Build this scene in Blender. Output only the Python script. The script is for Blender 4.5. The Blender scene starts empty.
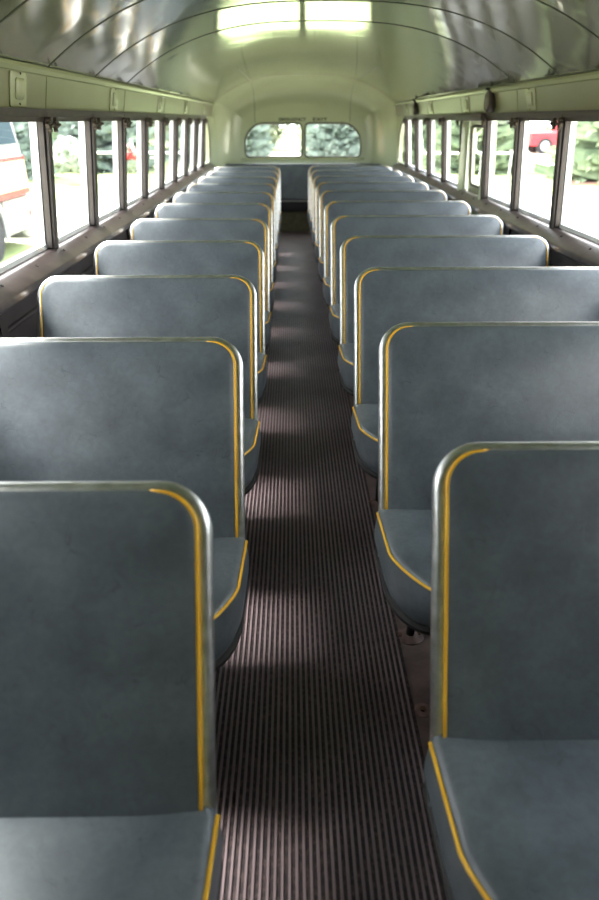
import bpy, bmesh, math, random
from mathutils import Vector, Matrix
PI = math.pi
sc = bpy.context.scene
COL = sc.collection
random.seed(7)

# ------------------------------------------------------------------ camera
f_px, cx, cy, vx, vy = 640.0, 299.5, 450.0, 291.0, 119.0
pit = math.atan((cy - vy) / f_px)
psi = -math.atan((vx - cx) * math.cos(pit) / f_px)
F = Vector((math.sin(psi) * math.cos(pit), math.cos(psi) * math.cos(pit), -math.sin(pit)))
Rv = Vector((math.cos(psi), -math.sin(psi), 0)); U = Rv.cross(F)
cd = bpy.data.cameras.new('camera'); cam = bpy.data.objects.new('camera', cd); COL.objects.link(cam)
cam.matrix_world = Matrix(((Rv.x, U.x, -F.x, 0), (Rv.y, U.y, -F.y, 0), (Rv.z, U.z, -F.z, 1.42), (0, 0, 0, 1)))
cd.sensor_fit = 'VERTICAL'; cd.sensor_height = 36.0; cd.lens = 36.0 * f_px / 900.0
cd.clip_start = 0.05; cd.clip_end = 400
cd.dof.use_dof = True; cd.dof.focus_distance = 2.1; cd.dof.aperture_fstop = 2.4
sc.camera = cam

# ------------------------------------------------------------------ world, sun, exposure
w = bpy.data.worlds.new('sky'); sc.world = w; w.use_nodes = True
nt = w.node_tree; nt.nodes.clear()
wo = nt.nodes.new('ShaderNodeOutputWorld'); bg = nt.nodes.new('ShaderNodeBackground')
tc = nt.nodes.new('ShaderNodeTexCoord'); ns = nt.nodes.new('ShaderNodeTexNoise'); ns.inputs['Scale'].default_value = 2.2; ns.inputs['Detail'].default_value = 6
cr = nt.nodes.new('ShaderNodeValToRGB'); cr.color_ramp.elements[0].position = .35; cr.color_ramp.elements[0].color = (.72, .84, 1, 1)
cr.color_ramp.elements[1].position = .55; cr.color_ramp.elements[1].color = (1, 1, 1, 1)
nt.links.new(tc.outputs['Generated'], ns.inputs['Vector']); nt.links.new(ns.outputs['Fac'], cr.inputs['Fac'])
nt.links.new(cr.outputs['Color'], bg.inputs['Color']); nt.links.new(bg.outputs['Background'], wo.inputs['Surface'])
bg.inputs['Strength'].default_value = 4.6
sd = bpy.data.lights.new('sun', 'SUN'); sd.energy = 8.5; sd.angle = math.radians(13); sd.color = (1, .965, .9)
so = bpy.data.objects.new('sun', sd); COL.objects.link(so); so.location = (-6, 3, 12)
so.rotation_euler = Vector((1.0, -.50, -1.50)).to_track_quat('-Z', 'Y').to_euler()
vs = sc.view_settings; vs.view_transform = 'Standard'; vs.look = 'None'; vs.gamma = 1.0; vs.use_curve_mapping = False
vs.exposure = 1.0

# ------------------------------------------------------------------ materials
def lin(c):
    return tuple(((v / 255) / 12.92 if v / 255 <= .04045 else ((v / 255 + .055) / 1.055) ** 2.4) for v in c) + (1,)
def mat(name, rgb, rough=.5, metal=0.0, rgb2=None, scale=8.0, bump=0.0, bscale=30.0, spec=.5, detail=4, lo=.35, hi=.65, coat=0.0, stretch=None, bdist=.01):
    m = bpy.data.materials.new(name); m.use_nodes = True; t = m.node_tree; b = t.nodes['Principled BSDF']
    b.inputs['Base Color'].default_value = lin(rgb); b.inputs['Roughness'].default_value = rough; b.inputs['Metallic'].default_value = metal
    b.inputs['Specular IOR Level'].default_value = spec; b.inputs['Coat Weight'].default_value = coat; b.inputs['Coat Roughness'].default_value = .08
    co = t.nodes.new('ShaderNodeTexCoord'); vec = co.outputs['Object']
    if stretch:
        mp = t.nodes.new('ShaderNodeMapping'); mp.inputs['Scale'].default_value = stretch
        t.links.new(vec, mp.inputs['Vector']); vec = mp.outputs['Vector']
    if rgb2:
        n = t.nodes.new('ShaderNodeTexNoise'); n.inputs['Scale'].default_value = scale; n.inputs['Detail'].default_value = detail
        r = t.nodes.new('ShaderNodeValToRGB'); r.color_ramp.elements[0].position = lo; r.color_ramp.elements[1].position = hi
        r.color_ramp.elements[0].color = lin(rgb); r.color_ramp.elements[1].color = lin(rgb2)
        t.links.new(vec, n.inputs['Vector']); t.links.new(n.outputs['Fac'], r.inputs['Fac']); t.links.new(r.outputs['Color'], b.inputs['Base Color'])
    if bump:
        n2 = t.nodes.new('ShaderNodeTexNoise'); n2.inputs['Scale'].default_value = bscale; n2.inputs['Detail'].default_value = 3
        bp = t.nodes.new('ShaderNodeBump'); bp.inputs['Strength'].default_value = bump; bp.inputs['Distance'].default_value = bdist
        t.links.new(vec, n2.inputs['Vector']); t.links.new(n2.outputs['Fac'], bp.inputs['Height']); t.links.new(bp.outputs['Normal'], b.inputs['Normal'])
    return m
def vinyl(name, a, b2, rough):
    m = mat(name, a, rough, rgb2=b2, scale=9, detail=8, lo=.3, hi=.75)
    t = m.node_tree; b = t.nodes['Principled BSDF']; co = t.nodes['Texture Coordinate']
    nz = t.nodes.new('ShaderNodeTexNoise'); nz.inputs['Scale'].default_value = 60; nz.inputs['Detail'].default_value = 5; nz.inputs['Distortion'].default_value = .8
    t.links.new(co.outputs['Object'], nz.inputs['Vector'])
    hv = t.nodes.new('ShaderNodeHueSaturation'); mm = t.nodes.new('ShaderNodeMapRange'); mm.inputs['From Min'].default_value = .3; mm.inputs['From Max'].default_value = .7
    mm.inputs['To Min'].default_value = .90; mm.inputs['To Max'].default_value = 1.10; t.links.new(nz.outputs['Fac'], mm.inputs['Value']); t.links.new(mm.outputs[0], hv.inputs['Value'])
    old = b.inputs['Base Color'].links[0].from_socket; t.links.new(old, hv.inputs['Color'])
    # short dark worn creases
    c1 = t.nodes.new('ShaderNodeTexNoise'); c1.inputs['Scale'].default_value = 11; c1.inputs['Detail'].default_value = 1.5; c1.inputs['Distortion'].default_value = 2.2
    c2 = t.nodes.new('ShaderNodeTexNoise'); c2.inputs['Scale'].default_value = 17; c2.inputs['Detail'].default_value = 2
    for c_ in (c1, c2): t.links.new(co.outputs['Object'], c_.inputs['Vector'])
    r1 = t.nodes.new('ShaderNodeValToRGB'); e = r1.color_ramp.elements; e[0].position = .488; e[0].color = (0, 0, 0, 1); e[1].position = .5; e[1].color = (1, 1, 1, 1); q_ = e.new(.512); q_.color = (0, 0, 0, 1)
    r2 = t.nodes.new('ShaderNodeValToRGB'); r2.color_ramp.elements[0].position = .52; r2.color_ramp.elements[1].position = .62
    t.links.new(c1.outputs['Fac'], r1.inputs['Fac']); t.links.new(c2.outputs['Fac'], r2.inputs['Fac'])
    ml = t.nodes.new('ShaderNodeMath'); ml.operation = 'MULTIPLY'; t.links.new(r1.outputs[0], ml.inputs[0]); t.links.new(r2.outputs[0], ml.inputs[1])
    m2 = t.nodes.new('ShaderNodeMath'); m2.operation = 'MULTIPLY'; m2.inputs[1].default_value = .55; t.links.new(ml.outputs[0], m2.inputs[0])
    dk = t.nodes.new('ShaderNodeMixRGB'); dk.inputs[2].default_value = lin((52, 60, 62)); t.links.new(m2.outputs[0], dk.inputs[0]); t.links.new(hv.outputs['Color'], dk.inputs[1]); t.links.new(dk.outputs[0], b.inputs['Base Color'])
    # fine pebble grain plus long shallow creases
    n = t.nodes.new('ShaderNodeTexNoise'); n.inputs['Scale'].default_value = 5; n.inputs['Detail'].default_value = 6; n.inputs['Distortion'].default_value = 1.6
    v = t.nodes.new('ShaderNodeTexVoronoi'); v.feature = 'DISTANCE_TO_EDGE'; v.inputs['Scale'].default_value = 13
    mx = t.nodes.new('ShaderNodeMixRGB'); mx.inputs[0].default_value = .25
    t.links.new(co.outputs['Object'], n.inputs['Vector']); t.links.new(co.outputs['Object'], mx.inputs[1]); t.links.new(n.outputs['Color'], mx.inputs[2])
    t.links.new(mx.outputs[0], v.inputs['Vector'])
    r = t.nodes.new('ShaderNodeValToRGB'); r.color_ramp.elements[0].position = 0; r.color_ramp.elements[1].position = .035
    t.links.new(v.outputs['Distance'], r.inputs['Fac'])
    g = t.nodes.new('ShaderNodeTexNoise'); g.inputs['Scale'].default_value = 380; g.inputs['Detail'].default_value = 2
    t.links.new(co.outputs['Object'], g.inputs['Vector'])
    a1 = t.nodes.new('ShaderNodeMath'); a1.operation = 'MULTIPLY_ADD'; a1.inputs[1].default_value = .05
    n3 = t.nodes.new('ShaderNodeTexNoise'); n3.inputs['Scale'].default_value = 7; n3.inputs['Detail'].default_value = 3
    t.links.new(co.outputs['Object'], n3.inputs['Vector'])
    a2 = t.nodes.new('ShaderNodeMath'); a2.operation = 'MULTIPLY_ADD'; a2.inputs[1].default_value = .12
    t.links.new(g.outputs['Fac'], a2.inputs[0]); t.links.new(n3.outputs['Fac'], a2.inputs[2])
    t.links.new(r.outputs['Color'], a1.inputs[0]); t.links.new(a2.outputs[0], a1.inputs[2])
    bp = t.nodes.new('ShaderNodeBump'); bp.inputs['Strength'].default_value = .35; bp.inputs['Distance'].default_value = .006
    t.links.new(a1.outputs[0], bp.inputs['Height']); t.links.new(bp.outputs['Normal'], b.inputs['Normal'])
    return m
M = {}
M['vinyl'] = vinyl('slate_green_vinyl', (80, 87, 93), (100, 108, 114), .36)
M['vinyl_back'] = mat('seat_back_vinyl', (78, 90, 92), .5)
M['dark_vinyl'] = mat('black_vinyl', (34, 36, 38), .5)
M['yellow'] = mat('yellow_piping', (244, 184, 44), .45, rgb2=(250, 196, 62), scale=20)
M['chrome'] = mat('seat_frame_metal', (222, 223, 222), .36, 1.0, rgb2=(192, 194, 190), scale=30, bump=.05)
M['black'] = mat('black_metal', (24, 24, 25), .45)
M['rubber'] = mat('black_rubber', (30, 30, 30), .6)
M['lino'] = mat('brown_floor_sheet', (82, 67, 67), .38, rgb2=(106, 89, 87), scale=14, bump=.1, bscale=60)
M['flange'] = mat('worn_flange_metal', (126, 102, 96), .45, .2, rgb2=(92, 74, 70), scale=40)
M['rust'] = mat('rusty_bolt_metal', (110, 80, 66), .6, .4, rgb2=(70, 52, 46), scale=60)
M['green'] = mat('glossy_green_paint', (106, 118, 88), .045, rgb2=(114, 126, 96), scale=1.2, bump=.55, bscale=2.3, bdist=.010, coat=1.0, spec=1.0)
M['green'].node_tree.nodes['Bump'].inputs['Strength'].default_value = .4
for n_ in M['green'].node_tree.nodes:
    if n_.type == 'TEX_NOISE' and abs(n_.inputs['Scale'].default_value - 2.3) < .01: n_.inputs['Detail'].default_value = .6; n_.inputs['Distortion'].default_value = .5
M['green_wall'] = mat('olive_green_paint', (116, 119, 78), .30, rgb2=(123, 126, 86), scale=3)
M['seam'] = mat('dark_seam_strip', (62, 66, 50), .4)
M['lip'] = mat('pale_green_moulding', (160, 168, 128), .25)
M['brown'] = mat('brown_window_metal', (64, 55, 48), .5, .0, rgb2=(52, 45, 39), scale=18)
M['ledge'] = mat('brown_grey_ledge_metal', (90, 79, 78), .3, .45, rgb2=(74, 64, 65), scale=10, bump=.06)
M['lowwall'] = mat('dark_brown_wall_metal', (84, 76, 76), .4, .3, rgb2=(70, 62, 62), scale=8)
M['catch'] = mat('aged_bronze_catch', (66, 58, 46), .5, .3)
M['dark'] = mat('window_channel_black', (26, 23, 20), .7)
M['white'] = mat('white_exterior_paint', (226, 228, 226), .45)
M['whitewall'] = mat('pale_green_rear_paint', (190, 199, 163), .20, rgb2=(196, 205, 170), scale=2, bump=.1, bscale=3, coat=.3)
M['kick'] = mat('olive_brown_kick_panel', (104, 100, 78), .45, rgb2=(84, 82, 66), scale=22)
M['letter'] = mat('black_lettering', (36, 42, 30), .5)
M['shell'] = mat('exterior_yellow_paint', (222, 176, 60), .4)
M['grass'] = mat('grass', (122, 138, 86), .9, rgb2=(152, 162, 112), scale=.9, bump=.4, bscale=9, detail=8)
M['gravel'] = mat('pale_gravel', (186, 178, 160), .9, rgb2=(204, 197, 182), scale=1.5, detail=9, bump=.3, bscale=40)
M['trunk'] = mat('bark', (92, 74, 58), .9, rgb2=(70, 56, 44), scale=12)
M['spruce'] = mat('spruce_needles', (82, 98, 88), .85, rgb2=(132, 146, 136), scale=1.6, detail=6)
M['spruce_green'] = mat('green_spruce_needles', (84, 102, 76), .85, rgb2=(134, 148, 114), scale=1.6, detail=6)
M['leaf'] = mat('broadleaf', (92, 102, 84), .8, rgb2=(150, 156, 138), scale=1.1, detail=6)
M['mulch'] = mat('brown_mulch', (120, 84, 70), .95, rgb2=(98, 70, 60), scale=6)
M['coach_cream'] = mat('coach_cream_paint', (226, 202, 156), .3)
M['coach_white'] = mat('coach_white_paint', (188, 192, 192), .3)
M['coach_grey'] = mat('coach_fluted_metal', (136, 136, 128), .4, .3, rgb2=(120, 120, 112), scale=6)
M['coach_red'] = mat('coach_red_paint', (200, 30, 30), .35)
M['coach_glass'] = mat('coach_dark_glass', (58, 72, 84), .08)
M['lamp_glass'] = mat('lamp_glass', (232, 234, 236), .15)
M['tyre'] = mat('tyre_rubber', (40, 40, 44), .8)
M['truck_red'] = mat('truck_red_paint', (206, 48, 60), .3)
M['pipe'] = mat('white_pipe_paint', (240, 240, 238), .4)
M['flower'] = mat('white_blossom', (240, 240, 236), .9)
def glass(name, tint=(1, 1, 1)):
    m = bpy.data.materials.new(name); m.use_nodes = True; t = m.node_tree; t.nodes.clear()
    o = t.nodes.new('ShaderNodeOutputMaterial'); mx = t.nodes.new('ShaderNodeMixShader'); tr = t.nodes.new('ShaderNodeBsdfTransparent'); g = t.nodes.new('ShaderNodeBsdfGlossy')
    lw = t.nodes.new('ShaderNodeLayerWeight'); lw.inputs['Blend'].default_value = .5
    pw = t.nodes.new('ShaderNodeMath'); pw.operation = 'POWER'; pw.inputs[1].default_value = 5.0
    fr = t.nodes.new('ShaderNodeMath'); fr.operation = 'MULTIPLY_ADD'; fr.inputs[1].default_value = .6; fr.inputs[2].default_value = .035
    t.links.new(lw.outputs['Facing'], pw.inputs[0]); t.links.new(pw.outputs[0], fr.inputs[0]); g.inputs['Roughness'].default_value = .02
    tr.inputs['Color'].default_value = (*tint, 1)
    t.links.new(fr.outputs[0], mx.inputs[0]); t.links.new(tr.outputs[0], mx.inputs[1]); t.links.new(g.outputs[0], mx.inputs[2]); t.links.new(mx.outputs[0], o.inputs['Surface'])
    return m
M['glass'] = glass('window_glass', (.97, .985, .97))
# dusty pinkish grey rib tops, their reflected light painted in by height; dark grooves
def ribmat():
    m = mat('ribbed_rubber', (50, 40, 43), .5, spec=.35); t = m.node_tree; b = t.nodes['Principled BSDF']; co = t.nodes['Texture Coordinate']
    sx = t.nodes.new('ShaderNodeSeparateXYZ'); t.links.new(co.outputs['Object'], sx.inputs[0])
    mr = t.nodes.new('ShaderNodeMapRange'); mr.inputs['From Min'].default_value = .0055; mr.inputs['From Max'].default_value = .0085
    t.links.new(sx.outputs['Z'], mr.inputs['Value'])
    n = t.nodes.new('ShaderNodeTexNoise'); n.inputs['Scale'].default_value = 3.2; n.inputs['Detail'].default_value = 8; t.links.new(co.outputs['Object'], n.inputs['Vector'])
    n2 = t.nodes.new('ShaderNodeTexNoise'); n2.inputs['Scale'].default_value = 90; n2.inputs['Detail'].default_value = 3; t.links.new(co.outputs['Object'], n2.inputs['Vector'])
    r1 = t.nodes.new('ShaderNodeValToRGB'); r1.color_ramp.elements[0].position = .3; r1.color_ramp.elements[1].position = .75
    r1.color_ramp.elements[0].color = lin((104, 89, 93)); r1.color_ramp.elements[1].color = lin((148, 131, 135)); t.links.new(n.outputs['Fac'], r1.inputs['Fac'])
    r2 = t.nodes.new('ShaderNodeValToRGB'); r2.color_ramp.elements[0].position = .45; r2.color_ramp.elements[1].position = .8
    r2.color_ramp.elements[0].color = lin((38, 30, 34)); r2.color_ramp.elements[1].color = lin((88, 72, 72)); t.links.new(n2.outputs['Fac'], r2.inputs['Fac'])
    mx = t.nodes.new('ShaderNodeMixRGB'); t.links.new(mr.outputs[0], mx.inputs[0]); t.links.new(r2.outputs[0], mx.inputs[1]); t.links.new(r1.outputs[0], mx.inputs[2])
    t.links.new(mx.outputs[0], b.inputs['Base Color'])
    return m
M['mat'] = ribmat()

# ------------------------------------------------------------------ mesh helpers
def link_bm(name, bm, m, parent=None, smooth=False, angle=None):
    bmesh.ops.recalc_face_normals(bm, faces=bm.faces[:])
    me = bpy.data.meshes.new(name); bm.to_mesh(me); bm.free()
    if smooth:
        for p in me.polygons: p.use_smooth = True
        if angle:
            try: me.set_sharp_from_angle(angle=math.radians(angle))
            except Exception: pass
    o = bpy.data.objects.new(name, me); COL.objects.link(o); me.materials.append(M[m] if isinstance(m, str) else m)
    if parent: o.parent = parent
    return o
def empty(name, loc=(0, 0, 0), rz=0):
    o = bpy.data.objects.new(name, None); COL.objects.link(o); o.location = loc; o.rotation_euler = (0, 0, rz); o.empty_display_size = .1
    return o
def tag(o, label, cat, group=None, kind=None):
    o['label'] = label; o['category'] = cat
    if group: o['group'] = group
    if kind: o['kind'] = kind
    return o
def struct(o):
    o['kind'] = 'structure'; return o
def box(bm, x0, x1, y0, y1, z0, z1, fn=None, bev=0):
    vs_ = [bm.verts.new((x, y, z)) for x in (x0, x1) for y in (y0, y1) for z in (z0, z1)]
    fs = [bm.faces.new([vs_[i] for i in q]) for q in ((0, 1, 3, 2), (4, 6, 7, 5), (0, 4, 5, 1), (2, 3, 7, 6), (0, 2, 6, 4), (1, 5, 7, 3))]
    if fn:
        for v in vs_: v.co = fn(*v.co)
    if bev:
        es = list({e for fa in fs for e in fa.edges}); bmesh.ops.bevel(bm, geom=es, offset=bev, segments=2, affect='EDGES', profile=.6)
    return vs_
def sweep(bm, path, r, n=10, closed=False, sx=1.0, up=None, caps=True):
    P = [Vector(p) for p in path]; N = len(P); rings = []; prev = None
    for i in range(N):
        a = P[i - 1] if (i > 0 or closed) else P[i]; b = P[(i + 1) % N] if (i < N - 1 or closed) else P[i]
        t = (b - a).normalized()
        if prev is None:
            ref = Vector(up) if up else (Vector((0, 0, 1)) if abs(t.z) < .9 else Vector((0, 1, 0)))
        else: ref = prev
        s = (ref - t * ref.dot(t)).normalized(); q = t.cross(s); prev = s
        rings.append([bm.verts.new(P[i] + s * (r * sx * math.cos(2 * PI * k / n)) + q * (r * math.sin(2 * PI * k / n))) for k in range(n)])
    m_ = N if closed else N - 1
    for i in range(m_):
        A, B = rings[i], rings[(i + 1) % N]
        for k in range(n): bm.faces.new([A[k], A[(k + 1) % n], B[(k + 1) % n], B[k]])
    if caps and not closed:
        bm.faces.new(rings[0][::-1]); bm.faces.new(rings[-1])
def loft(bm, rings, cap0=True, cap1=True, closed=True):
    R_ = [[bm.verts.new(p) for p in r] for r in rings]; n = len(R_[0])
    for A, B in zip(R_, R_[1:]):
        for k in range(n if closed else n - 1): bm.faces.new([A[k], A[(k + 1) % n], B[(k + 1) % n], B[k]])
    if cap0: bm.faces.new(R_[0][::-1])
    if cap1: bm.faces.new(R_[-1])
    return R_
def cyl(bm, c, axis, r, h, n=20, r2=None):
    c = Vector(c); a = Vector(axis).normalized(); s = a.orthogonal().normalized(); q = a.cross(s); r2 = r if r2 is None else r2
    loft(bm, [[c + s * rr * math.cos(2 * PI * k / n) + q * rr * math.sin(2 * PI * k / n) + a * hh for k in range(n)] for rr, hh in ((r, 0), (r2, h))])
def rrect(x0, x1, y0, y1, r, n=7):
    """rounded rectangle, r = (bottom left, bottom right, top right, top left)"""
    if not isinstance(r, (tuple, list)): r = (r,) * 4
    out = []
    for (cx_, cy_, a0), rr in zip(((x0, y0, PI), (x1, y0, 1.5 * PI), (x1, y1, 0), (x0, y1, .5 * PI)), r):
        sx = 1 if cx_ == x0 else -1; sy = 1 if cy_ == y0 else -1
        for k in range(n):
            a = a0 + .5 * PI * k / (n - 1); out.append((cx_ + sx * rr + rr * math.cos(a), cy_ + sy * rr + rr * math.sin(a)))
    return out
def plate_with_holes(bm, outer, holes, mp, t0, t1):
    """flat plate between offsets t0 and t1 with holes; mp(u, v, t) -> point"""
    loops = [outer] + holes; tops = []
    for tt in (t0, t1):
        es = []; vl = []
        for L in loops:
            vs_ = [bm.verts.new((p[0], p[1], 0)) for p in L]; vl.append(vs_)
            for i in range(len(vs_)): es.append(bm.edges.new((vs_[i], vs_[(i + 1) % len(vs_)])))
        bmesh.ops.triangle_fill(bm, use_beauty=True, use_dissolve=False, edges=es, normal=(0, 0, 1))
        for vs_ in vl:
            for v in vs_: v.co = mp(v.co.x, v.co.y, tt)
        tops.append(vl)
    for A, B in zip(*tops):
        n = len(A)
        for k in range(n): bm.faces.new([A[k], A[(k + 1) % n], B[(k + 1) % n], B[k]])
def copy_tree(o, parent=None):
    c = o.copy(); COL.objects.link(c)
    c.parent = parent
    for ch in list(o.children): copy_tree(ch, c)
    return c

# ------------------------------------------------------------------ the shell of the bus
YF, YS, YR = -1.05, 9.15, 9.9           # front wall, start of the rounded rear, rear wall
XC = .17
ZS, ZH, ZC = .905, 1.446, 1.60          # sill, window head, ceiling crease
def wx(side, z):                        # inner wall surface
    if side < 0:
        if z >= ZH: return -1.002 + (z - ZH) / (ZC - ZH) * .032
        return -1.055 + (max(z, .0) - ZS) / (ZH - ZS) * .053 if z > ZS else -1.06
    if z >= ZH: return 1.345 - (z - ZH) / (ZC - ZH) * .035
    return 1.388 - (z - ZS) / (ZH - ZS) * .043 if z > ZS else 1.392
def wp(side):                           # map (Y, z, outward offset)
    return lambda y, z, t: Vector((wx(side, z) + side * t, y, z))
def ceil_z(u): return 1.91 - .31 * abs(u / 1.14) ** 2.8
NA = 40
arc = [(XC + 1.14 * math.sin(PI / 2 * (2 * k / NA - 1)), 0) for k in range(NA + 1)]
arc = [(x, ceil_z(x - XC)) for x, _ in arc]
# full contour from left floor to right floor for the rounded rear
contour = [(-1.06, 0.0), (-1.06, .5), (-1.055, .905), (-1.03, 1.18), (-1.002, 1.446)] + arc + [(1.345, 1.446), (1.366, 1.18), (1.388, .905), (1.392, .5), (1.392, 0.0)]
def inset(cont, d):
    out = []
    for i, p in enumerate(cont):
        a = Vector(cont[max(i - 1, 0)]); b = Vector(cont[min(i + 1, len(cont) - 1)]); t = (b - a).normalized(); n = Vector((t.y, -t.x))
        # smooth normals near the crease so rings do not fold
        out.append(Vector(p) + n * d)
    return [(p.x, p.y if 0 < i < len(out) - 1 else 0.0) for i, p in enumerate(out)]
def smooth_contour(c, times):
    c = [Vector(p) for p in c]
    for _ in range(times):
        c = [c[0]] + [(c[i - 1] + 2 * c[i] + c[i + 1]) / 4 for i in range(1, len(c) - 1)] + [c[-1]]
    return [tuple(p) for p in c]

# ceiling
bm = bmesh.new()
ys = [YF + (YS - YF) * k / 16 for k in range(17)]
loft(bm, [[(x, y, z) for x, z in arc] + [(x + (x - XC) * .04, y, z + .05) for x, z in arc[::-1]] for y in ys])
struct(link_bm('ceiling', bm, 'green', smooth=True, angle=40))
# rear wall with the rounded corners, and the two emergency windows
RW_L = [(-.636, .95), (.152, .95)]; RW_R = [(.222, .95), (.97, .95)]
def rear_outline(side, g=0.0):
    if side < 0: return rrect(-.642 - g, .150 + g, .945 - g, 1.368 + g, (.07, .05, .06, .27), 12)
    return rrect(.196 - g, .972 + g, .945 - g, 1.368 + g, (.05, .07, .27, .06), 12)
bm = bmesh.new()
rings = []
for k in range(13):
    t = PI / 2 * k / 12; d = .30 * (1 - math.cos(t)); c = smooth_contour(contour, 2 * k // 2)
    rings.append([(x, YS + (YR - YS) * math.sin(t), z) for x, z in inset(c, d)])
loft(bm, rings, False, False, False)
last = [(x, z) for x, y, z in rings[-1]]
plate_with_holes(bm, last, [rear_outline(-1), rear_outline(1)], lambda u, v, t: Vector((u, t, v)), YR, YR + .04)
bmesh.ops.remove_doubles(bm, verts=bm.verts[:], dist=.0005)
o = struct(link_bm('wall_rear', bm, 'whitewall', smooth=True, angle=40))

# floor
bm = bmesh.new(); box(bm, -1.10, 1.43, YF, YR + .04, -.06, 0)
struct(link_bm('floor', bm, 'lino'))

# side walls: lower panel with beads, header panel
POST = {-1: [2.97 + .682 * k for k in range(-4, 9)], 1: [3.56 + .70 * k for k in range(-5, 8)]}
for side, nm in ((-1, 'wall_left'), (1, 'wall_right')):
    P = wp(side); bm = bmesh.new()
    door = (4.96, 5.66) if side > 0 else None
    segs = [(YF, YS)] if not door else [(YF, door[0]), (door[1], YS)]
    for y0, y1 in segs:
        box(bm, 0, .05, y0, y1, 0, ZS, lambda t, y, z: P(y, z, t))
        for zb in (.28, .60, .72):      # pressed beads along the lower wall
            xb = wx(side, zb)
            sweep(bm, [(xb, y0, zb), (xb, y1, zb)], .012, 8)
    prof = [(-.0, ZH), (-.004, ZH + .02), (0, ZC)]
    box(bm, 0, .06, YF, YS, ZH, ZC, lambda t, y, z: P(y, z, t))
    wl = struct(link_bm(nm, bm, 'lowwall'))
    wl.data.materials.append(M['green_wall'])
    for p in wl.data.polygons:
        if p.center.z > ZH - .001: p.material_index = 1
trim_n = [0]
def trim(bm, m, smooth=False, angle=40):
    trim_n[0] += 1
    return struct(link_bm('trim_%d' % trim_n[0], bm, m, smooth=smooth, angle=angle))
# mouldings at the crease of ceiling and wall, and above the windows
for side in (-1, 1):
    X = wx(side, ZC); bm = bmesh.new()
    loft(bm, [[(X - side * a, y, ZC + b) for a, b in ((0, .004), (.010, .0), (.013, -.012), (.008, -.026), (0, -.030))] for y in (YF, YS + .02)])
    trim(bm, 'lip', True, 30)
    bm = bmesh.new(); X = wx(side, ZC)
    sweep(bm, [(X - side * .006, YF, ZC + .007), (X - side * .006, YS, ZC + .007)], .0035, 6); trim(bm, 'seam')
# roof seams across the ceiling
for k in range(-6, 3):
    yl = 2.97 + .682 * k; yr = 3.56 + .70 * (k - 1)
    bm = bmesh.new()
    path = []
    for x, z in arc:
        s = (x - arc[0][0]) / (arc[-1][0] - arc[0][0]); path.append((x, yl * (1 - s) + yr * s, z - .0005))
    sweep(bm, path, .0030, 6, sx=.8, up=(0, 0, 1)); trim(bm, 'seam', True)
# vertical header joints
for side in (-1, 1):
    bm = bmesh.new()
    for y in POST[side][::2]:
        P = wp(side); box(bm, -.002, .002, y - .003, y + .003, ZH + .01, ZC - .03, lambda t, yy, z: P(yy, z, t))
    trim(bm, 'green_wall')
# two dome seams at the rear
for xs in (-.495, .81):
    bm = bmesh.new(); path = []
    for y in [6.9 + .25 * i for i in range(10)]: path.append((xs, y, ceil_z(xs - XC) - .0005))
    for r in rings[1:]:
        pts = sorted(r, key=lambda p: abs(p[0] - xs) if p[2] > 1.3 else 9)[:2]
        a, b = pts; s = (xs - a[0]) / (b[0] - a[0]) if abs(b[0] - a[0]) > 1e-6 else 0
        path.append((xs, a[1] - .001, a[2] + (b[2] - a[2]) * s - .001))
    path.append((xs, YR - .001, 1.38))
    sweep(bm, path, .0035, 6, up=(1, 0, 0)); trim(bm, 'seam', True)

# window ledge
for side in (-1, 1):
    X = wx(side, ZS); s = -side
    prof = [(-.03, .885), (-.03, .908), (.004, .908), (.012, .903), (.072, .868), (.078, .860), (.080, .838), (.074, .832), (.030, .822), (.0, .80), (-.03, .80)]
    segs = [(YF, YS)]
    bm = bmesh.new()
    for y0, y1 in segs: loft(bm, [[(X + s * a, y, z) for a, z in prof] for y in (y0, y1)])
    t_ = trim(bm, 'ledge', True, 35)
    bm = bmesh.new()
    for i in range(28):
        y = YF + .2 + i * .35; cyl(bm, (X + s * .030, y, .893), (s * .5, 0, .86), .006, .003, 10)
    sc_ = link_bm('screw', bm, 'dark', t_)
    # upright wall strips under the ledge
    bm = bmesh.new()
    for y in POST[side]:
        if y < YS: box(bm, X - .0, X + s * .012, y - .03, y + .03, .02, .80, None)
    trim(bm, 'lowwall')

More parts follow.
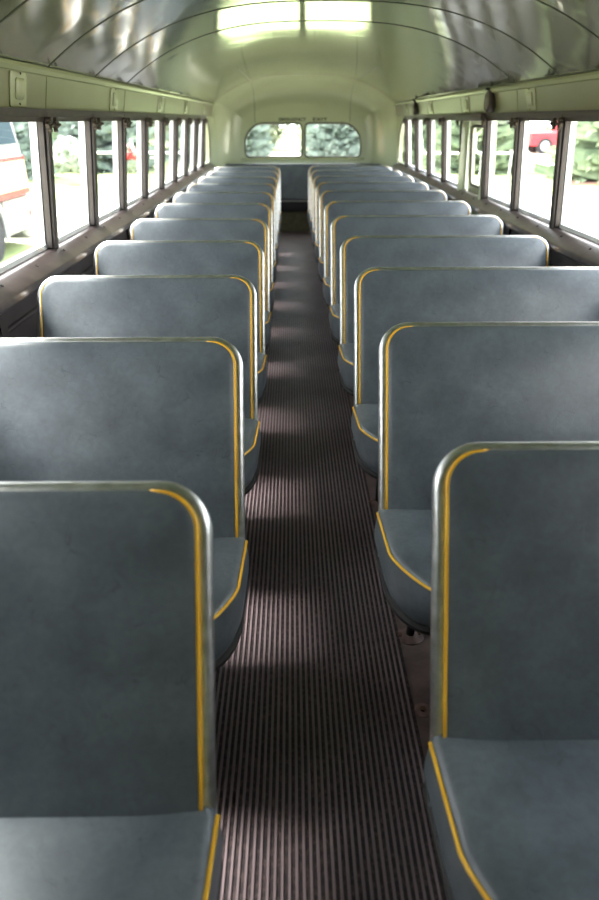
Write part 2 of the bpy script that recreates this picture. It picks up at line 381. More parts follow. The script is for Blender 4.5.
# posts, windows
win_n = [0]
def star_latch(side, y, dirn, parent):
    """spring catch at the upper corner of a sash"""
    P = wp(side); bm = bmesh.new()
    box(bm, -.034, -.016, y, y + dirn * .034, ZH - .060, ZH - .034, lambda t, yy, z: P(yy, z, t), bev=.004)
    box(bm, -.046, -.034, y + dirn * .010, y + dirn * .024, ZH - .052, ZH - .042, lambda t, yy, z: P(yy, z, t), bev=.002)
    for dz, dy in ((-.066, .012), (-.028, .012), (-.047, .040)):
        c = P(y + dirn * dy, ZH + dz, -.026); cyl(bm, c - Vector((.008, 0, 0)), (1, 0, 0), .009, .014, 10)
    return link_bm('window_catch', bm, 'catch', parent, True, 40)
def make_window(side, y0, y1):
    P = wp(side); g = lambda t, y, z: P(y, z, t)
    win_n[0] += 1; W = .022
    a, b = y0 + W, y1 - W
    bm = bmesh.new()
    box(bm, .004, .026, a, a + .012, ZS + .010, ZH - .03, g); box(bm, .004, .026, b - .012, b, ZS + .010, ZH - .03, g)
    box(bm, .000, .028, a, b, ZH - .036, ZH - .018, g)
    fr = struct(link_bm('window_%d' % win_n[0], bm, 'brown'))
    bm = bmesh.new(); bm.faces.new([bm.verts.new(P(yy, zz, .015)) for yy, zz in ((a + .010, ZS + .014), (b - .010, ZS + .014), (b - .010, ZH - .034), (a + .010, ZH - .034))]); link_bm('pane', bm, 'glass', fr)
    bm = bmesh.new()                    # deep white outer reveal
    box(bm, .030, .060, a - .012, a + .014, ZS - .01, ZH - .02, g); box(bm, .030, .060, b - .014, b + .012, ZS - .01, ZH - .02, g)
    box(bm, .030, .060, a, b, ZS - .02, ZS + .024, g); box(bm, .030, .060, a, b, ZH - .035, ZH - .005, g)
    link_bm('outer_reveal', bm, 'white', fr)
    star_latch(side, a, 1, fr); star_latch(side, b, -1, fr)
def post(side, y):
    P = wp(side); g = lambda t, yy, z: P(yy, z, t)
    bm = bmesh.new()
    box(bm, -.012, .000, y - .022, y + .022, ZS - .004, ZH + .004, g, bev=.002)
    box(bm, .0, .030, y - .012, y + .012, ZS - .02, ZH + .01, g)
    t_ = trim(bm, 'brown')
    bm = bmesh.new()
    for sg in (-1, 1): box(bm, .001, .029, y + sg * .0121, y + sg * .0215, ZS, ZH, g)
    link_bm('sash_channel', bm, 'dark', t_)
    bm = bmesh.new()
    for i in range(9):                  # stop holes seen in the channel
        z = ZS + .05 + i * .055
        for sg in (-1, 1): box(bm, .006, .012, y + sg * .0215, y + sg * .0235, z, z + .014, g)
    link_bm('channel_stop', bm, 'brown', t_)
for side in (-1, 1):
    P = wp(side); g = lambda t, yy, z: P(yy, z, t)
    pl = POST[side]
    for y in pl: post(side, y)
    for y0, y1 in zip(pl, pl[1:]):
        if side > 0 and abs(y0 - 4.96) < .02: continue
        make_window(side, y0, y1)
    # brown rail above the windows
    bm = bmesh.new()
    box(bm, -.010, .03, YF, 8.46, ZH - .019, ZH + .004, g, bev=.003); box(bm, -.016, .0, YF, 8.46, ZH - .002, ZH + .010, g)
    trim(bm, 'brown')
    # quarter window in the last bay, its rear edge curved
    y0 = pl[-1]
    bm = bmesh.new()
    outer = [(y0, ZS - .01), (YS + .01, ZS - .01), (YS + .01, ZH + .004), (y0, ZH + .004)]
    hole = [(y0 + .022, ZS + .02), (YS - .10, ZS + .02)] + [(y0 + .022 + (YS - .10 - y0 - .022) * math.cos(PI / 2 * k / 12), ZS + .02 + (ZH - .035 - ZS - .02) * math.sin(PI / 2 * k / 12) ** 1.0) for k in range(1, 12)] + [(y0 + .022, ZH - .035)]
    plate_with_holes(bm, outer, [hole], lambda u, v, t: P(u, v, t), 0, .05)
    trim(bm, 'whitewall')
    win_n[0] += 1
    bm = bmesh.new(); sweep(bm, [P(u, v, -.002) for u, v in hole], .010, 8, closed=True)
    fr = struct(link_bm('window_%d' % win_n[0], bm, 'brown', smooth=True))
    bm = bmesh.new(); bm.faces.new([bm.verts.new(P(u, v, .02)) for u, v in hole])
    link_bm('pane', bm, 'glass', fr)

# unseen solid panels replacing the foremost windows, added to darken the front seats
for side in (-1, 1):
    P = wp(side); bm = bmesh.new(); box(bm, 0, .05, YF, POST[side][0], ZS, ZH, lambda t, yy, z: P(yy, z, t)); trim(bm, 'green_wall')
# the side emergency door on the right
P = wp(1); g = lambda t, yy, z: P(yy, z, t)
bm = bmesh.new()
hole = rrect(5.115, 5.545, .955, 1.372, .055, 8)
plate_with_holes(bm, [(4.985, .02), (5.638, .02), (5.638, ZS), (5.638, ZH - .035), (4.985, ZH - .035), (4.985, ZS)], [hole], lambda u, v, t: P(u, v, t), .055, .085)
door = struct(link_bm('door_1', bm, 'whitewall'))
bm = bmesh.new(); sweep(bm, [P(u, v, .054) for u, v in hole], .011, 8, closed=True); link_bm('window_gasket', bm, 'brown', door, True)
bm = bmesh.new(); vs_ = [bm.verts.new(P(u, v, .07)) for u, v in hole]; bm.faces.new(vs_); link_bm('pane', bm, 'glass', door)
bm = bmesh.new()
box(bm, 0, .054, 4.972, 4.990, .0, ZH - .03, g); box(bm, 0, .054, 5.632, 5.650, .0, ZH - .03, g); box(bm, 0, .054, 4.98, 5.64, ZH - .045, ZH - .03, g)
link_bm('door_reveal', bm, 'whitewall', door)
bm = bmesh.new(); box(bm, -.045, .0, 4.93, 5.69, ZH - .038, ZH + .008, g, bev=.005); trim(bm, 'brown', True, 30)

# rear windows: gasket, panes, sill
for side in (-1, 1):
    win_n[0] += 1; h = rear_outline(side)
    bm = bmesh.new(); sweep(bm, [(u, YR - .003, v) for u, v in h], .013, 8, closed=True)
    fr = struct(link_bm('window_%d' % win_n[0], bm, 'seam', smooth=True))
    bm = bmesh.new(); bm.faces.new([bm.verts.new((u, YR + .017, v)) for u, v in h])
    link_bm('pane', bm, 'glass', fr)
bm = bmesh.new(); box(bm, -.70, 1.03, YR - .035, YR + .0, .905, .925, bev=.004); box(bm, -.70, 1.03, YR - .010, YR, .925, .935)
trim(bm, 'lip', True, 30)
# unseen front wall behind the camera, closed without windscreen to darken the front seats
bm = bmesh.new()
outer = [(x, z) for x, z in contour]
plate_with_holes(bm, outer, [], lambda u, v, t: Vector((u, t, v)), YF - .04, YF)
struct(link_bm('wall_front_closed_unseen', bm, 'whitewall'))

# lettering above the rear windows
for word, x0, x1 in (('EMERGENCY', -.168, .208), ('EXIT', .300, .500)):
    cu = bpy.data.curves.new('lettering', 'FONT'); cu.body = word; cu.size = .07; cu.extrude = .0006; cu.offset = .0025; cu.space_character = 1.15
    to = bpy.data.objects.new('tmp', cu); COL.objects.link(to); bpy.context.view_layer.update()
    me = bpy.data.meshes.new_from_object(to.evaluated_get(bpy.context.evaluated_depsgraph_get())); bpy.data.objects.remove(to)
    xs = [v.co.x for v in me.vertices]; zs = [v.co.y for v in me.vertices]; a, b, c, d = min(xs), max(xs), min(zs), max(zs)
    for v in me.vertices:
        v.co = Vector((x0 + (v.co.x - a) / (b - a) * (x1 - x0), YR - .0012 - v.co.z, 1.394 + (v.co.y - c) / (d - c) * .042))
    me.materials.clear(); me.materials.append(M['letter'])
    o = bpy.data.objects.new('lettering', me); COL.objects.link(o)
    tag(o, ('stencilled black word EMERGENCY on the left above the rear windows' if word[0:2] == 'EM' and len(word) > 4 else 'stencilled black word EXIT to the right above the rear windows'), 'lettering')

# ------------------------------------------------------------------ ribbed aisle mat
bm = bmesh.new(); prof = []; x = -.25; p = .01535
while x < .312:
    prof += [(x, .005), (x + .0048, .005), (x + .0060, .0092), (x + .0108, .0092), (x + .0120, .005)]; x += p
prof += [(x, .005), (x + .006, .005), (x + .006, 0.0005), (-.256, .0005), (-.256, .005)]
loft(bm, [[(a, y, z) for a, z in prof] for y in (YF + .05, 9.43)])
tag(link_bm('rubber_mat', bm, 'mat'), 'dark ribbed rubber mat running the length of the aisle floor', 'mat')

# ------------------------------------------------------------------ seats
LEAN = math.atan(.44); SN, CS = math.sin(LEAN), math.cos(LEAN)
def offs(L, d):
    n = len(L); out = []
    for i in range(n):
        a, b = Vector(L[i - 1]), Vector(L[(i + 1) % n]); t = (b - a).normalized(); out.append((L[i][0] + t.y * d, L[i][1] - t.x * d))
    return out                           # counter-clockwise loops grow outward with d > 0
def make_seat(w, side):
    """side = -1: seat on the left of the aisle, its aisle edge at +w/2"""
    root = empty('bus_seat')
    def Q(u, s, d):                      # s up the slope from z=.26, d forward (towards -Y)
        return Vector((u, (.26 - .42) * .44 + s * SN - d * CS + .012, .26 + s * CS + d * SN))
    H = (.9 - .26) / CS - .004
    h = w / 2; r = .015; Rr = .086
    # frame tube
    path = [Q(-h + r, 0, 0)]
    for k in range(15):
        a = PI - .5 * PI * k / 14; path.append(Q(-h + Rr + (Rr - r) * math.cos(a), H - Rr + (Rr - r) * math.sin(a), 0))
    for k in range(15):
        a = .5 * PI - .5 * PI * k / 14; path.append(Q(h - Rr + (Rr - r) * math.cos(a), H - Rr + (Rr - r) * math.sin(a), 0))
    path.append(Q(h - r, 0, 0))
    bm = bmesh.new(); sweep(bm, path, r, 14, up=(0, -1, 0)); link_bm('frame_tube', bm, 'chrome', root, True, 50)
    # padded backrest
    g_ = .020; gt = .013
    def bo(i): return rrect(-h + g_ + i, h - g_ - i, .02 + i, H - gt - i, (.02, .02, max(Rr - g_ - i, .03), max(Rr - g_ - i, .03)), 10)
    bm = bmesh.new()
    rg = [(.004, -.030), (.0, -.024), (.0, .014), (.003, .020), (.008, .0245), (.022, .029), (.05, .034), (.10, .038)]
    loft(bm, [[Q(u, s, d) for u, s in bo(i)] for i, d in rg])
    back = link_bm('backrest', bm, 'vinyl', root, True, 50)
    # piping down both edges of the backrest
    for sg in (-1, 1):
        e = h - g_ - .003; rr = Rr - g_ - .003; top = H - gt - .003
        path = [Q(sg * e, .13, .0205)]
        for k in range(7): path.append(Q(sg * e, .16 + (top - rr - .16) * (k + .5) / 7, .0205))
        for k in range(13):
            a = .5 * PI * k / 12; path.append(Q(sg * (e - rr + rr * math.cos(a)), top - rr + rr * math.sin(a), .0205 - .004 * (k / 12)))
        path.append(Q(sg * (e - rr - .012), top + .001, .012))
        bm = bmesh.new(); sweep(bm, path, .0039, 8, up=(0, -1, 0)); link_bm('piping', bm, 'yellow', back, True)
    # cushion
    Fd, b_, a_ = .43, .21, .15; hc = h + .004
    side_pts = []
    loopc = [(hc, .0), (hc, -Fd + b_ + .0)]
    loopc = []
    NB = 14
    def corner(sg, ex=2 / 1.45, a_=a_, b_=b_):
        return [(sg * (hc - a_ + a_ * math.cos(PI / 2 * k / NB) ** ex), -(Fd - b_) - b_ * math.sin(PI / 2 * k / NB) ** ex) for k in range(NB + 1)]
    # counter-clockwise seen from above: back right -> back left -> front left -> front right
    loopc = [(hc, -.02), (hc - .012, .015), (0, .015), (-hc + .012, .015), (-hc, -.02)] + corner(-1) + [(0, -Fd)] + corner(1)[::-1]
    loopb = [(hc, -.02), (hc - .012, .015), (0, .015), (-hc + .012, .015), (-hc, -.02)] + corner(-1, 2 / 2.2, .12, .22) + [(0, -Fd)] + corner(1, 2 / 2.2, .12, .22)[::-1]
    loopb = [(u * (1 - .02 * max(0, -y) / h), y * (.87 if y < 0 else 1)) for u, y in loopb]
    loopc = [(u * (1 - .035 * max(0, -y) / h), y) for u, y in loopc]
    def fz(u, y, z): return z - .012 + .012 * max(0, -y / Fd) * (z > .36)
    def ring(d, z):
        q = max(0, min(1, (.405 - z) / .10))      # the lower outline is rounder than the piped rim
        A_, B_ = offs(loopc, d), offs(loopb, d)
        return [Vector((a[0] * (1 - q) + b2[0] * q, a[1] * (1 - q) + b2[1] * q, fz(0, a[1], z))) for a, b2 in zip(A_, B_)]
    def rsc(d, z):                       # inner rings shrink towards the middle line of the cushion
        kx = 1 - d / h; ky = 1 - d / .23
        return [Vector((u * kx, -.20 + (y + .20) * ky, fz(u, y, z))) for u, y in loopc]
    bm = bmesh.new()
    loft(bm, [ring(-.040, .276), ring(-.020, .276), ring(-.006, .288), ring(.004, .315), ring(.006, .35), ring(.002, .392), ring(0, .405), rsc(.006, .414), rsc(.022, .421), rsc(.05, .427), rsc(.09, .431), rsc(.14, .433)])
    cu = link_bm('seat_cushion', bm, 'vinyl', root, True, 60)
    pl_ = offs(loopc, .001)[4:]; pl_ = pl_ + [offs(loopc, .001)[0]]
    bm = bmesh.new(); sweep(bm, [Vector((u, y, fz(u, y, .4075))) for u, y in pl_], .0039, 8, up=(0, 0, 1)); link_bm('piping', bm, 'yellow', cu, True)
    bm = bmesh.new()
    ri = lambda d, z: [Vector((u, y, z)) for u, y in offs(loopb, d)]
    loft(bm, [ri(-.030, .246), ri(-.008, .248), ri(.002, .256), ri(.002, .266), ri(-.008, .272)]); link_bm('seat_base', bm, 'rubber', root, True, 40)
    # legs on the aisle side, floor flange and bolts
    sg = -side; u = sg * (h - .185 if side < 0 else h - .108)
    for ux, y2, fr_ in ((u, -.105, .043), (u - sg * .16, -.30, .036)):
        bm = bmesh.new(); sweep(bm, [(ux, y2, .004), (ux, y2, .10), (ux, y2, .262)], .013, 12)
        lg = link_bm('leg', bm, 'black', root, True, 50)
        bm = bmesh.new(); loft(bm, [[(ux + rr * math.cos(2 * PI * k / 24), y2 + rr * .9 * math.sin(2 * PI * k / 24), z) for k in range(24)] for rr, z in ((fr_, .0003), (fr_, .003), (.028, .006), (.022, .010), (.014, .012))])
        link_bm('floor_flange', bm, 'flange', lg, True, 40)
        for dx, dy in ((-.031, 0), (.029, .006)):
            bm = bmesh.new(); cyl(bm, (ux + dx, y2 + dy, .002), (0, 0, 1), .0075, .007, 6); link_bm('bolt', bm, 'rust', lg)
    ux = u + sg * .012; bm = bmesh.new(); loft(bm, [[(ux + rr * math.cos(2 * PI * k / 24), -.385 + rr * math.sin(2 * PI * k / 24), z) for k in range(24)] for rr, z in ((.024, .0003), (.024, .002), (.014, .004), (.010, .004))])
    fp = link_bm('floor_washer', bm, 'flange', root, True, 40)
    bm = bmesh.new(); cyl(bm, (ux, -.385, .002), (0, 0, 1), .008, .008, 6); link_bm('bolt', bm, 'rust', fp)
    return root
ordn = ['front', 'second', 'third', 'fourth', 'fifth', 'sixth', 'seventh', 'eighth', 'ninth', 'tenth', 'last']
SL = make_seat(.83, -1); SR = make_seat(1.07, 1)
for r in range(11):
    for side, proto in ((-1, SL), (1, SR)):
        o = proto if r == 0 else copy_tree(proto)
        if side < 0:
            yr = .895 + .775 * r; xc = -.132 - .415
        else:
            yr = 1.03 + .775 * r; xc = (.255 - .0045 * r) + .535
        o.location = (xc, yr - .211, 0)
        sd_ = 'left' if side < 0 else 'right'
        wd = 'narrower' if side < 0 else 'wider'
        if r == 0: lb = 'grey-green bench seat nearest the camera, %s of the aisle' % sd_
        elif r == 10: lb = 'farthest grey-green bench seat %s of the aisle, before the rear bench' % sd_
        else: lb = 'grey-green bench seat with yellow piping, %s from the front, %s of aisle' % (ordn[r], sd_)
        tag(o, lb, 'bench seat', 'bench seats in the %s row' % sd_)

# rear bench
root = empty('rear_bench', (XC, 9.45, 0)); tag(root, 'full-width dark slate rear bench below the rear windows', 'bench seat')
bm = bmesh.new()
def RQ(u, s, d): return Vector((u, .22 + s * .12 - d, .38 + s))
loft(bm, [[RQ(u, s, d) for u, s in rrect(-1.10 + i, 1.10 - i, .0 + i, .49 - i, (.02, .02, .05, .05), 8)] for i, d in ((.006, -.05), (0, -.04), (0, .01), (.006, .022), (.03, .03), (.08, .034))])
link_bm('backrest', bm, 'vinyl', root, True, 50)
bm = bmesh.new()
loft(bm, [[Vector((u, v, z)) for u, v in rrect(-1.16 + i, 1.16 - i, .0 + i, .25, (.05, .05, .02, .02), 8)] for i, z in ((.004, .275), (0, .29), (-.004, .34), (0, .395), (.006, .408), (.03, .416), (.07, .42))])
link_bm('seat_cushion', bm, 'dark_vinyl', root, True, 50)
bm = bmesh.new(); box(bm, -1.08, 1.08, -.006, .006, .402, .418, bev=.003); link_bm('edge_trim', bm, 'chrome', root)
bm = bmesh.new(); box(bm, -1.10, 1.10, .03, .07, .0, .275); link_bm('kick_panel', bm, 'kick', root)

# ------------------------------------------------------------------ lamps and discs on the header panels
def plate(side, y, label):
    P = wp(side); c = P(y, 1.517, 0)
    root = empty('dome_light', c); tag(root, label, 'light', 'small square light plates above the windows')
    n = Vector((-side, 0, 0)); tilt = (wx(side, ZC) - wx(side, ZH)) / (ZC - ZH)
    def q(u, v, d): return Vector((-side * d + v * tilt, u, v))
    bm = bmesh.new(); loft(bm, [[q(u, v, d) for u, v in rrect(-.078 + i, .078 - i, -.058 + i, .058 - i, .012, 5)] for i, d in ((0, .0), (0, .004), (.003, .006), (.010, .0065))])
    link_bm('cover_plate', bm, 'lip', root, True, 30)
    bm = bmesh.new(); loft(bm, [[q(u, v, d) for u, v in rrect(-.040 + i, .040 - i, -.034 + i, .034 - i, .012, 5)] for i, d in ((0, .006), (0, .010), (.004, .013), (.012, .015))])
    link_bm('lens', bm, 'lip', root, True, 30)
    bm = bmesh.new()
    for sv in (-.048, .048): cyl(bm, q(0, sv, .009), (-side, 0, 0), .004, .003, 8)
    link_bm('screw', bm, 'rust', root)
fro = ['nearest the camera', 'second from the camera', 'third from the camera', 'fourth from the camera', 'fifth from the camera, near the rear corner']
for i, y in enumerate((2.665, 4.07, 5.47, 6.80, 8.15)): plate(-1, y, 'square light plate above the left windows, ' + fro[i])
for i, y in enumerate((4.02, 5.47, 6.86, 8.25)): plate(1, y, 'square light plate above the right windows, ' + fro[i])
for i, y in enumerate((4.78, 7.62)):
    c = wp(1)(y, 1.525, 0); root = empty('wall_disc', c)
    tag(root, ['larger-looking round brown-rimmed disc above the right windows, just nearer than the emergency door', 'farther round brown-rimmed disc above the right windows near the rear corner'][i], 'speaker', 'round discs on the right header panel')
    ring_ = lambda rr, d: [Vector((-d, rr * math.cos(2 * PI * k / 32), rr * 1.0 * math.sin(2 * PI * k / 32))) for k in range(32)]
    bm = bmesh.new(); loft(bm, [ring_(.066, -.006), ring_(.068, .02), ring_(.066, .034), ring_(.058, .040), ring_(.052, .036)], True, True); link_bm('rim', bm, 'brown', root, True, 50)
    bm = bmesh.new(); loft(bm, [ring_(.053, .030), ring_(.050, .037), ring_(.030, .043), ring_(.010, .045)]); gr = link_bm('grille', bm, 'kick', root, True, 50)
    bm = bmesh.new(); box(bm, -.055, -.005, -.010, .010, .062, .078, bev=.003); link_bm('clip', bm, 'dark', root)

# ------------------------------------------------------------------ outside
GZ = -.8
bm = bmesh.new(); box(bm, -160, 160, -60, 220, GZ - .3, GZ)
tag(link_bm('lawn', bm, 'grass'), 'pale sunlit lawn outside the bus windows', 'grass', kind='structure')
def slab(name, pts, m, z, label):
    bm = bmesh.new(); loft(bm, [[(x, y, GZ + zz) for x, y in pts] for zz in (-.02, z)])
    o = tag(link_bm(name, bm, m), label, 'ground', kind='structure')
slab('gravel_lot', [(-60, -40), (60, -40), (60, 21.5), (8, 22.5), (-3.0, 20.5), (-60, 19.5)], 'gravel', .010, 'pale gravel lot around the bus')
slab('gravel_drive', [(11.5, 29.5), (15.2, 29.0), (22, 60), (16, 62)], 'gravel', .012, 'pale gravel drive leading to the red pickup')
slab('road', [(-90, 44), (90, 40), (90, 50), (-90, 56)], 'gravel', .014, 'pale road beyond the lawn')
slab('grass_patch', [(-12, 0), (-4.3, 0), (-4.3, 12.4), (-5.6, 13.4), (-12, 13.4)], 'grass', .03, 'green grass under the parked coach')
slab('mulch_bed', [(10.2, 25.9), (26, 25.2), (26, 29), (11.2, 29)], 'mulch', .03, 'brown mulch bed under the right spruce')

def spruce_mesh(seed, H, R0, m):
    rnd = random.Random(seed); bm = bmesh.new(); tiers = 20
    for t in range(tiers):
        f = t / tiers; z = .25 + (H - .45) * f; Rt = R0 * (1 - f) ** .85 + .08; nb = int(21 - 9 * f); ph = rnd.random() * 6
        for k in range(nb):
            a = ph + 2 * PI * k / nb + rnd.uniform(-.15, .15); L = Rt * rnd.uniform(.8, 1.1); wd = L * .17 + .05; dr = rnd.uniform(.10, .26)
            segs = 5; rgs = []
            for s in range(segs + 1):
                q = s / segs; rr = L * q; zz = z + H / tiers * .9 - L * dr * q * 1.6 + L * .22 * q * q * 1.2; hw = wd * (math.sin(PI * min(q * .9 + .12, 1)) * .9 + .05) * (1 + .25 * (s % 2)); th = .05 + .07 * (1 - q)
                c, sn = math.cos(a), math.sin(a); px, py = -sn, c
                rgs.append([Vector((c * rr + px * hw * i, sn * rr + py * hw * i, zz + th * j - abs(i) * .14 * L)) for i, j in ((-1, 0), (-.4, 1), (.4, 1), (1, 0), (.4, -1), (-.4, -1))])
            loft(bm, rgs)
            for s in range(12):         # hanging twigs that break the outline
                q = rnd.uniform(.35, 1); rr = L * q; sw = rnd.uniform(-1, 1) * wd * .8; c, sn = math.cos(a), math.sin(a)
                b0 = Vector((c * rr - sn * sw, sn * rr + c * sw, z + H / tiers * .9 - L * dr * q * 1.3)); ln = rnd.uniform(.08, .24)
                v = [bm.verts.new(b0 + Vector(p) * ln) for p in ((.4, 0, 0), (-.2, .35, 0), (-.2, -.35, 0), (c * .9, sn * .9, -.75))]
                for q3 in ((0, 1, 2), (0, 3, 1), (1, 3, 2), (2, 3, 0)): bm.faces.new([v[i] for i in q3])
    cyl(bm, (0, 0, H - .5), (0, 0, 1), .06, .55, 6, .01)
    return bm
def make_spruce(seed, H, R0, m):
    root = empty('spruce_tree'); link_bm('foliage', spruce_mesh(seed, H, R0, m), m, root)
    bm = bmesh.new(); cyl(bm, (0, 0, -.05), (0, 0, 1), .16, H * .7, 10, .05); link_bm('trunk', bm, 'trunk', root)
    return root
def leaf_tree(seed, H, R0):
    rnd = random.Random(seed); root = empty('broadleaf_tree'); bm = bmesh.new()
    blobs = [(Vector((rnd.uniform(-.6, .6) * R0, rnd.uniform(-.6, .6) * R0, H * rnd.uniform(.14, .85))), R0 * rnd.uniform(.45, .7)) for _ in range(12)]
    for i in range(2200):
        c, br = rnd.choice(blobs); d = Vector((rnd.gauss(0, 1), rnd.gauss(0, 1), rnd.gauss(0, 1))).normalized(); p = c + d * br * rnd.uniform(.7, 1.05); s = rnd.uniform(.14, .34)
        e1 = d.orthogonal().normalized(); e1 = (Matrix.Rotation(rnd.uniform(0, 6.28), 3, d) @ e1 + d * rnd.uniform(-.6, .6)).normalized(); e2 = d.cross(e1).normalized()
        v = [bm.verts.new(p + a * s) for a in (e1, e2 * .8, -e1, -e2 * .8)]; top = bm.verts.new(p + d * s * .25)
        for k in range(4): bm.faces.new([v[k], v[(k + 1) % 4], top])
        bm.faces.new(v[::-1])
    link_bm('foliage', bm, 'leaf', root)
    bm = bmesh.new(); cyl(bm, (0, 0, -.05), (0, 0, 1), .2, H * .6, 10, .08)
    for c, br in blobs[:5]: sweep(bm, [(0, 0, H * .35), tuple(c * .6 + Vector((0, 0, H * .15))), tuple(c)], .06, 6)
    link_bm('trunk', bm, 'trunk', root)
    return root
sp_blue = make_spruce(3, 7.5, 2.3, 'spruce'); sp_green = make_spruce(5, 7.0, 2.9, 'spruce_green'); lf = leaf_tree(9, 7.5, 2.8)
used = set()
def place(proto, x, y, s, rz, label, grp=None):
    o = proto if proto.name not in used else copy_tree(proto)
    used.add(proto.name)
    o.location = (x, y, GZ); o.scale = (s, s, s); o.rotation_euler = (0, 0, rz); tag(o, label, 'tree', grp)
TR = [(sp_blue, -12.2, 29.2, 1.0, .3, 'blue spruce just right of the parked coach, in the first left window'),
      (sp_blue, -9.0, 34.2, 1.1, 1.3, 'blue spruce seen through the second left window'),
      (sp_blue, -17.4, 33.5, 1.0, 4.3, 'blue spruce beyond the roof of the parked coach'),
      (sp_green, -11.2, 41.5, 1.05, 2.0, 'broad green spruce far off through the third left window'),
      (sp_blue, -4.6, 38.0, .95, 3.1, 'blue spruce seen through the fourth left window'),
      (sp_blue, -3.6, 45.0, 1.1, .8, 'blue spruce seen through the far left windows'),
      (sp_green, 13.7, 28.4, 1.15, 1.1, 'large green spruce on the mulch bed, in the nearest right window'),
      (sp_green, 20.6, 31.5, 1.1, 2.4, 'green spruce at the far right, behind the large one on mulch'),
      (sp_green, 8.6, 33.0, .85, .4, 'small green spruce left of the red pickup'),
      (sp_green, 6.6, 40.0, .9, 2.9, 'green spruce seen through the emergency door window'),
      (sp_blue, 3.0, 46.0, 1.0, 5.0, 'blue spruce seen through the far right windows')]
for a in TR: place(*a)
LT = [(lf, -2.2, 57, .95, 0, 'leafy tree in the left half of the left rear window'), (lf, 2.6, 66, 1.0, 2, 'leafy tree beside the dividing bar of the rear windows'),
      (lf, 5.4, 57, .95, 1.1, 'leafy tree in the right rear window'), (lf, -8.6, 62, 1.1, 4, 'leafy tree beyond the rear left corner of the bus'),
      (lf, 11.6, 67, 1.1, 3, 'leafy tree beyond the rear right corner of the bus'), (lf, 18.6, 66, 1.1, 5, 'leafy tree behind the red pickup, left side'),
      (lf, 26, 66, 1.2, 2.5, 'leafy tree behind the red pickup, right side'), (lf, 34.5, 64, 1.2, .9, 'leafy tree rising right of the drive'), (lf, -17, 60, 1.2, 1.9, 'leafy tree behind the left spruces'),
      (lf, -26, 58, 1.2, .5, 'leafy tree far behind the parked coach'),
      (lf, -15.8, 47, 1.0, 2.2, 'leafy tree filling the gap in the second left window'), (lf, -22.5, 44, 1.0, 1.2, 'leafy tree just above the nose of the parked coach'),
      (lf, -8.4, 50, .9, 3.2, 'leafy tree in the fifth left window'), (lf, 10.4, 47.5, .8, .6, 'leafy tree beside the red pickup, seen past the emergency door')]
for a in LT: place(*a)
# flowering shrubs
def shrub(name, m, x, y, z, R_, label):
    rnd = random.Random(x); root = empty(name, (x, y, GZ)); tag(root, label, 'shrub')
    bm = bmesh.new(); bm2 = bmesh.new()
    for i in range(260):
        d = Vector((rnd.gauss(0, 1), rnd.gauss(0, 1), abs(rnd.gauss(0, 1)))).normalized(); p = Vector((d.x * R_, d.y * R_, z * (.35 + .65 * d.z))) * rnd.uniform(.75, 1); s = .12
        B = bm2 if (i % 2 and d.z > .3) else bm
        bmesh.ops.create_icosphere(B, subdivisions=1, radius=s, matrix=Matrix.Translation(p))
    link_bm('foliage', bm, 'leaf', root); link_bm('blossoms', bm2, m, root)
shrub('white_shrub', 'flower', -8.3, 26.3, 1.7, .55, 'white flowering shrub seen through the second left window')
shrub('red_shrub', 'coach_red', -6.7, 29.3, 1.25, .35, 'small red flowering shrub seen through the fourth left window')

# bent white pipe rails
def rail(x0, x1, hook, y, zt, zl, label):
    root = empty('pipe_rail', ((x0 + x1) / 2, y, GZ)); tag(root, label, 'railing', 'bent white pipe rails on the lawn'); ox = (x0 + x1) / 2
    bm = bmesh.new(); s = 1 if x1 > x0 else -1
    path = [(x0 - ox, 0, zt - GZ), (x0 - ox + s * .01, 0, zl + .22 - GZ)] + [(x0 - ox + s * (.02 + .2 * (1 - math.cos(PI / 2 * k / 6))), 0, zl - GZ + .2 - .2 * math.sin(PI / 2 * k / 6)) for k in range(7)] + [(x1 - ox, 0, zl - GZ)]
    sweep(bm, path, .035, 8, up=(0, 1, 0)); link_bm('pipe', bm, 'pipe', root, True)
    for fr_ in (.2, .9):
        xx = x0 + (x1 - x0) * fr_ - ox
        bm = bmesh.new(); cyl(bm, (xx, 0, -.02), (0, 0, 1), .02, zl - GZ + .02, 8); link_bm('upright', bm, 'pipe', root)
rail(-7.85, -6.05, 1, 25, .83, .36, 'white pipe rail with upturned end in the second and third left windows')
rail(-5.62, -3.85, 1, 25, .80, .36, 'white pipe rail with upturned end in the far left windows')
rail(4.6, 6.3, 1, 25, .8, .34, 'white pipe rail with upturned end in the far right windows')
rail(6.5, 8.0, 1, 25, .95, .34, 'white pipe rail with upturned end behind the emergency door')

# the parked coach on the left
root = empty('parked_coach', (-6.35, 8.3, GZ)); tag(root, 'old cream and white motor coach with red stripes parked beyond the left windows', 'bus')
def cw(x, y, z): return (x + 6.35, y - 8.0, z - GZ)
XS, YN = -5.05, 13.0
# body outline in (Y, z): rounded nose that slopes back above the waist
side_prof = [(2.2, -.45), (12.86, -.45), (12.98, -.2), (13.05, .2), (13.02, .9), (12.85, 1.5), (12.62, 2.05), (12.2, 2.4), (2.6, 2.45), (2.2, 2.2)]
def bodyring(xo, k): 
    return [Vector(cw(xo, 7.6 + (y - 7.6) * k, .9 + (z - .9) * k)) for y, z in side_prof]
bm = bmesh.new(); loft(bm, [bodyring(-5.13, .985), bodyring(-5.05, .993) if False else bodyring(-5.09, .997), bodyring(-5.20, 1.0), bodyring(-7.4, 1.0), bodyring(-7.55, .985)])
link_bm('body', bm, 'coach_white', root)
def band(name, z0, z1, y0, y1, m, t=.012, par=root):
    bm = bmesh.new(); box(bm, *[c for c in (-5.13 + 6.35, XS + t + 6.35)], y0 - 8, y1 - 8, z0 - GZ, z1 - GZ, bev=.003); return link_bm(name, bm, m, par)
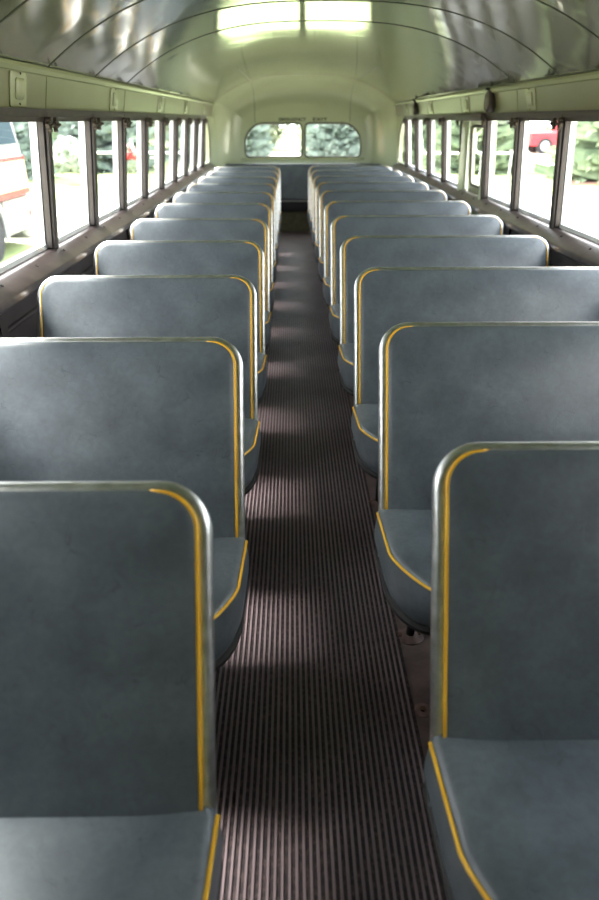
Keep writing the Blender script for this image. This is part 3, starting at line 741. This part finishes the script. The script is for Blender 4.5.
band('cream_panel', .26, .74, 2.3, 12.98, 'coach_cream'); band('red_stripe', .165, .255, 2.3, 13.0, 'coach_red', .02)
rb = band('lettered_band', .73, .83, 2.3, 12.98, 'coach_white', .006)
bm = bmesh.new(); rnd = random.Random(4); y = 9.6
while y < 12.95:
    wd = rnd.uniform(.07, .12); box(bm, -5.05 + 6.35, XS + .02 + 6.35, y - 8, min(y + wd, 12.97) - 8, .745 - GZ, .812 - GZ); y += wd + .05
link_bm('red_marking', bm, 'coach_red', rb)
lp = band('lower_panel', -.44, .13, 11.66, 12.95, 'coach_grey', .008)
bm = bmesh.new()
for k in range(8): box(bm, -5.05 + 6.35, XS + .02 + 6.35, 11.80 - 8, 12.55 - 8, -.36 + k * .06 - GZ, -.335 + k * .06 - GZ)
link_bm('louvre', bm, 'coach_white', lp)
band('lower_panel', -.44, .13, 2.3, 10.3, 'coach_grey', .008)
for y0, y1 in ((2.5, 4.3), (4.4, 6.2), (6.3, 8.1), (8.2, 10.0), (10.1, 11.9)):
    band('side_window', 1.05, 1.95, y0, y1, 'coach_glass', .006)
bm = bmesh.new(); loft(bm, [[Vector(cw(x, y, z)) for y, z in ((12.0, 1.02), (12.80, 1.02), (12.40, 1.95), (12.0, 1.95))] for x in (-5.12, -5.035)]); link_bm('side_window', bm, 'coach_glass', root)
bm = bmesh.new(); cy_, cz_ = 10.98, -.30     # wheel with arch
pts = [(cy_ + .64 * math.cos(a), cz_ + .64 * math.sin(a) * .98) for a in [PI * k / 16 - .35 * (1 - 2 * k / 16) for k in range(17)]]
sweep(bm, [cw(XS + .01, y, z) for y, z in pts], .035, 8, up=(1, 0, 0)); link_bm('wheel_arch', bm, 'coach_white', root, True)
for yy in (cy_, 4.2):
    bm = bmesh.new(); cyl(bm, cw(-5.42, yy, -.30), (1, 0, 0), .57 if 0 else .50, .385, 36); wh = link_bm('wheel', bm, 'tyre', root, True, 40)
    bm = bmesh.new(); cyl(bm, cw(-5.06, yy, -.30), (1, 0, 0), .28, .05, 24, .2); link_bm('hubcap', bm, 'coach_white', wh, True, 40)
bm = bmesh.new(); cyl(bm, cw(-5.10, 12.86, -.19), (1, 0, 0), .06, .07, 16, .05); link_bm('red_lamp', bm, 'coach_red', root, True, 40)
bm = bmesh.new(); bmesh.ops.create_uvsphere(bm, u_segments=20, v_segments=12, radius=.17, matrix=Matrix.Translation(cw(-5.16, 12.98, -.50)) @ Matrix.Diagonal((1, .8, 1, 1))); link_bm('headlamp', bm, 'lamp_glass', root, True)
bm = bmesh.new(); box(bm, .0 - 1.2, 1.25, 4.9, 5.12, .12, .38, bev=.03); link_bm('bumper', bm, 'coach_grey', root, True, 40)

# the red pickup on the far road
root = empty('pickup_truck', (19.8, 51, GZ)); root.scale = (1.25, 1.25, 1.25); tag(root, 'red pickup truck parked on the far road beyond the right windows', 'car')
prof = [(-2.4, .45), (2.5, .45), (2.55, .75), (2.45, 1.02), (1.25, 1.10), (.85, 1.62), (-.45, 1.66), (-.6, 1.12), (-2.4, 1.10)]
bm = bmesh.new(); loft(bm, [[Vector((x * .97, y, z - .02 * k)) for x, z in prof] for k, y in ((1, -.92), (0, -.85), (0, .85), (1, .92))]); link_bm('body', bm, 'truck_red', root)
bm = bmesh.new()
loft(bm, [[Vector((x, y, z)) for x, z in ((.08, 1.14), (1.05, 1.14), (.76, 1.55), (.08, 1.56))] for y in (-.935, -.90)]); loft(bm, [[Vector((x, y, z)) for x, z in ((-.45, 1.14), (0, 1.14), (0, 1.56), (-.36, 1.57))] for y in (-.935, -.90)])
link_bm('side_window', bm, 'coach_glass', root)
for xx in (-1.5, 1.55):
    for yy in (-.96, .70):
        bm = bmesh.new(); cyl(bm, (xx, yy, .42), (0, 1, 0), .42, .26, 28); wh = link_bm('wheel', bm, 'tyre', root, True, 40)
        bm = bmesh.new(); cyl(bm, (xx, yy - .012 if yy < 0 else yy + .252, .42), (0, 1, 0), .25, .02, 20); link_bm('hubcap', bm, 'coach_white', wh, True, 40)
bm = bmesh.new(); box(bm, 2.4, 2.55, -.85, .85, .42, .6, bev=.03); link_bm('bumper', bm, 'chrome', root)
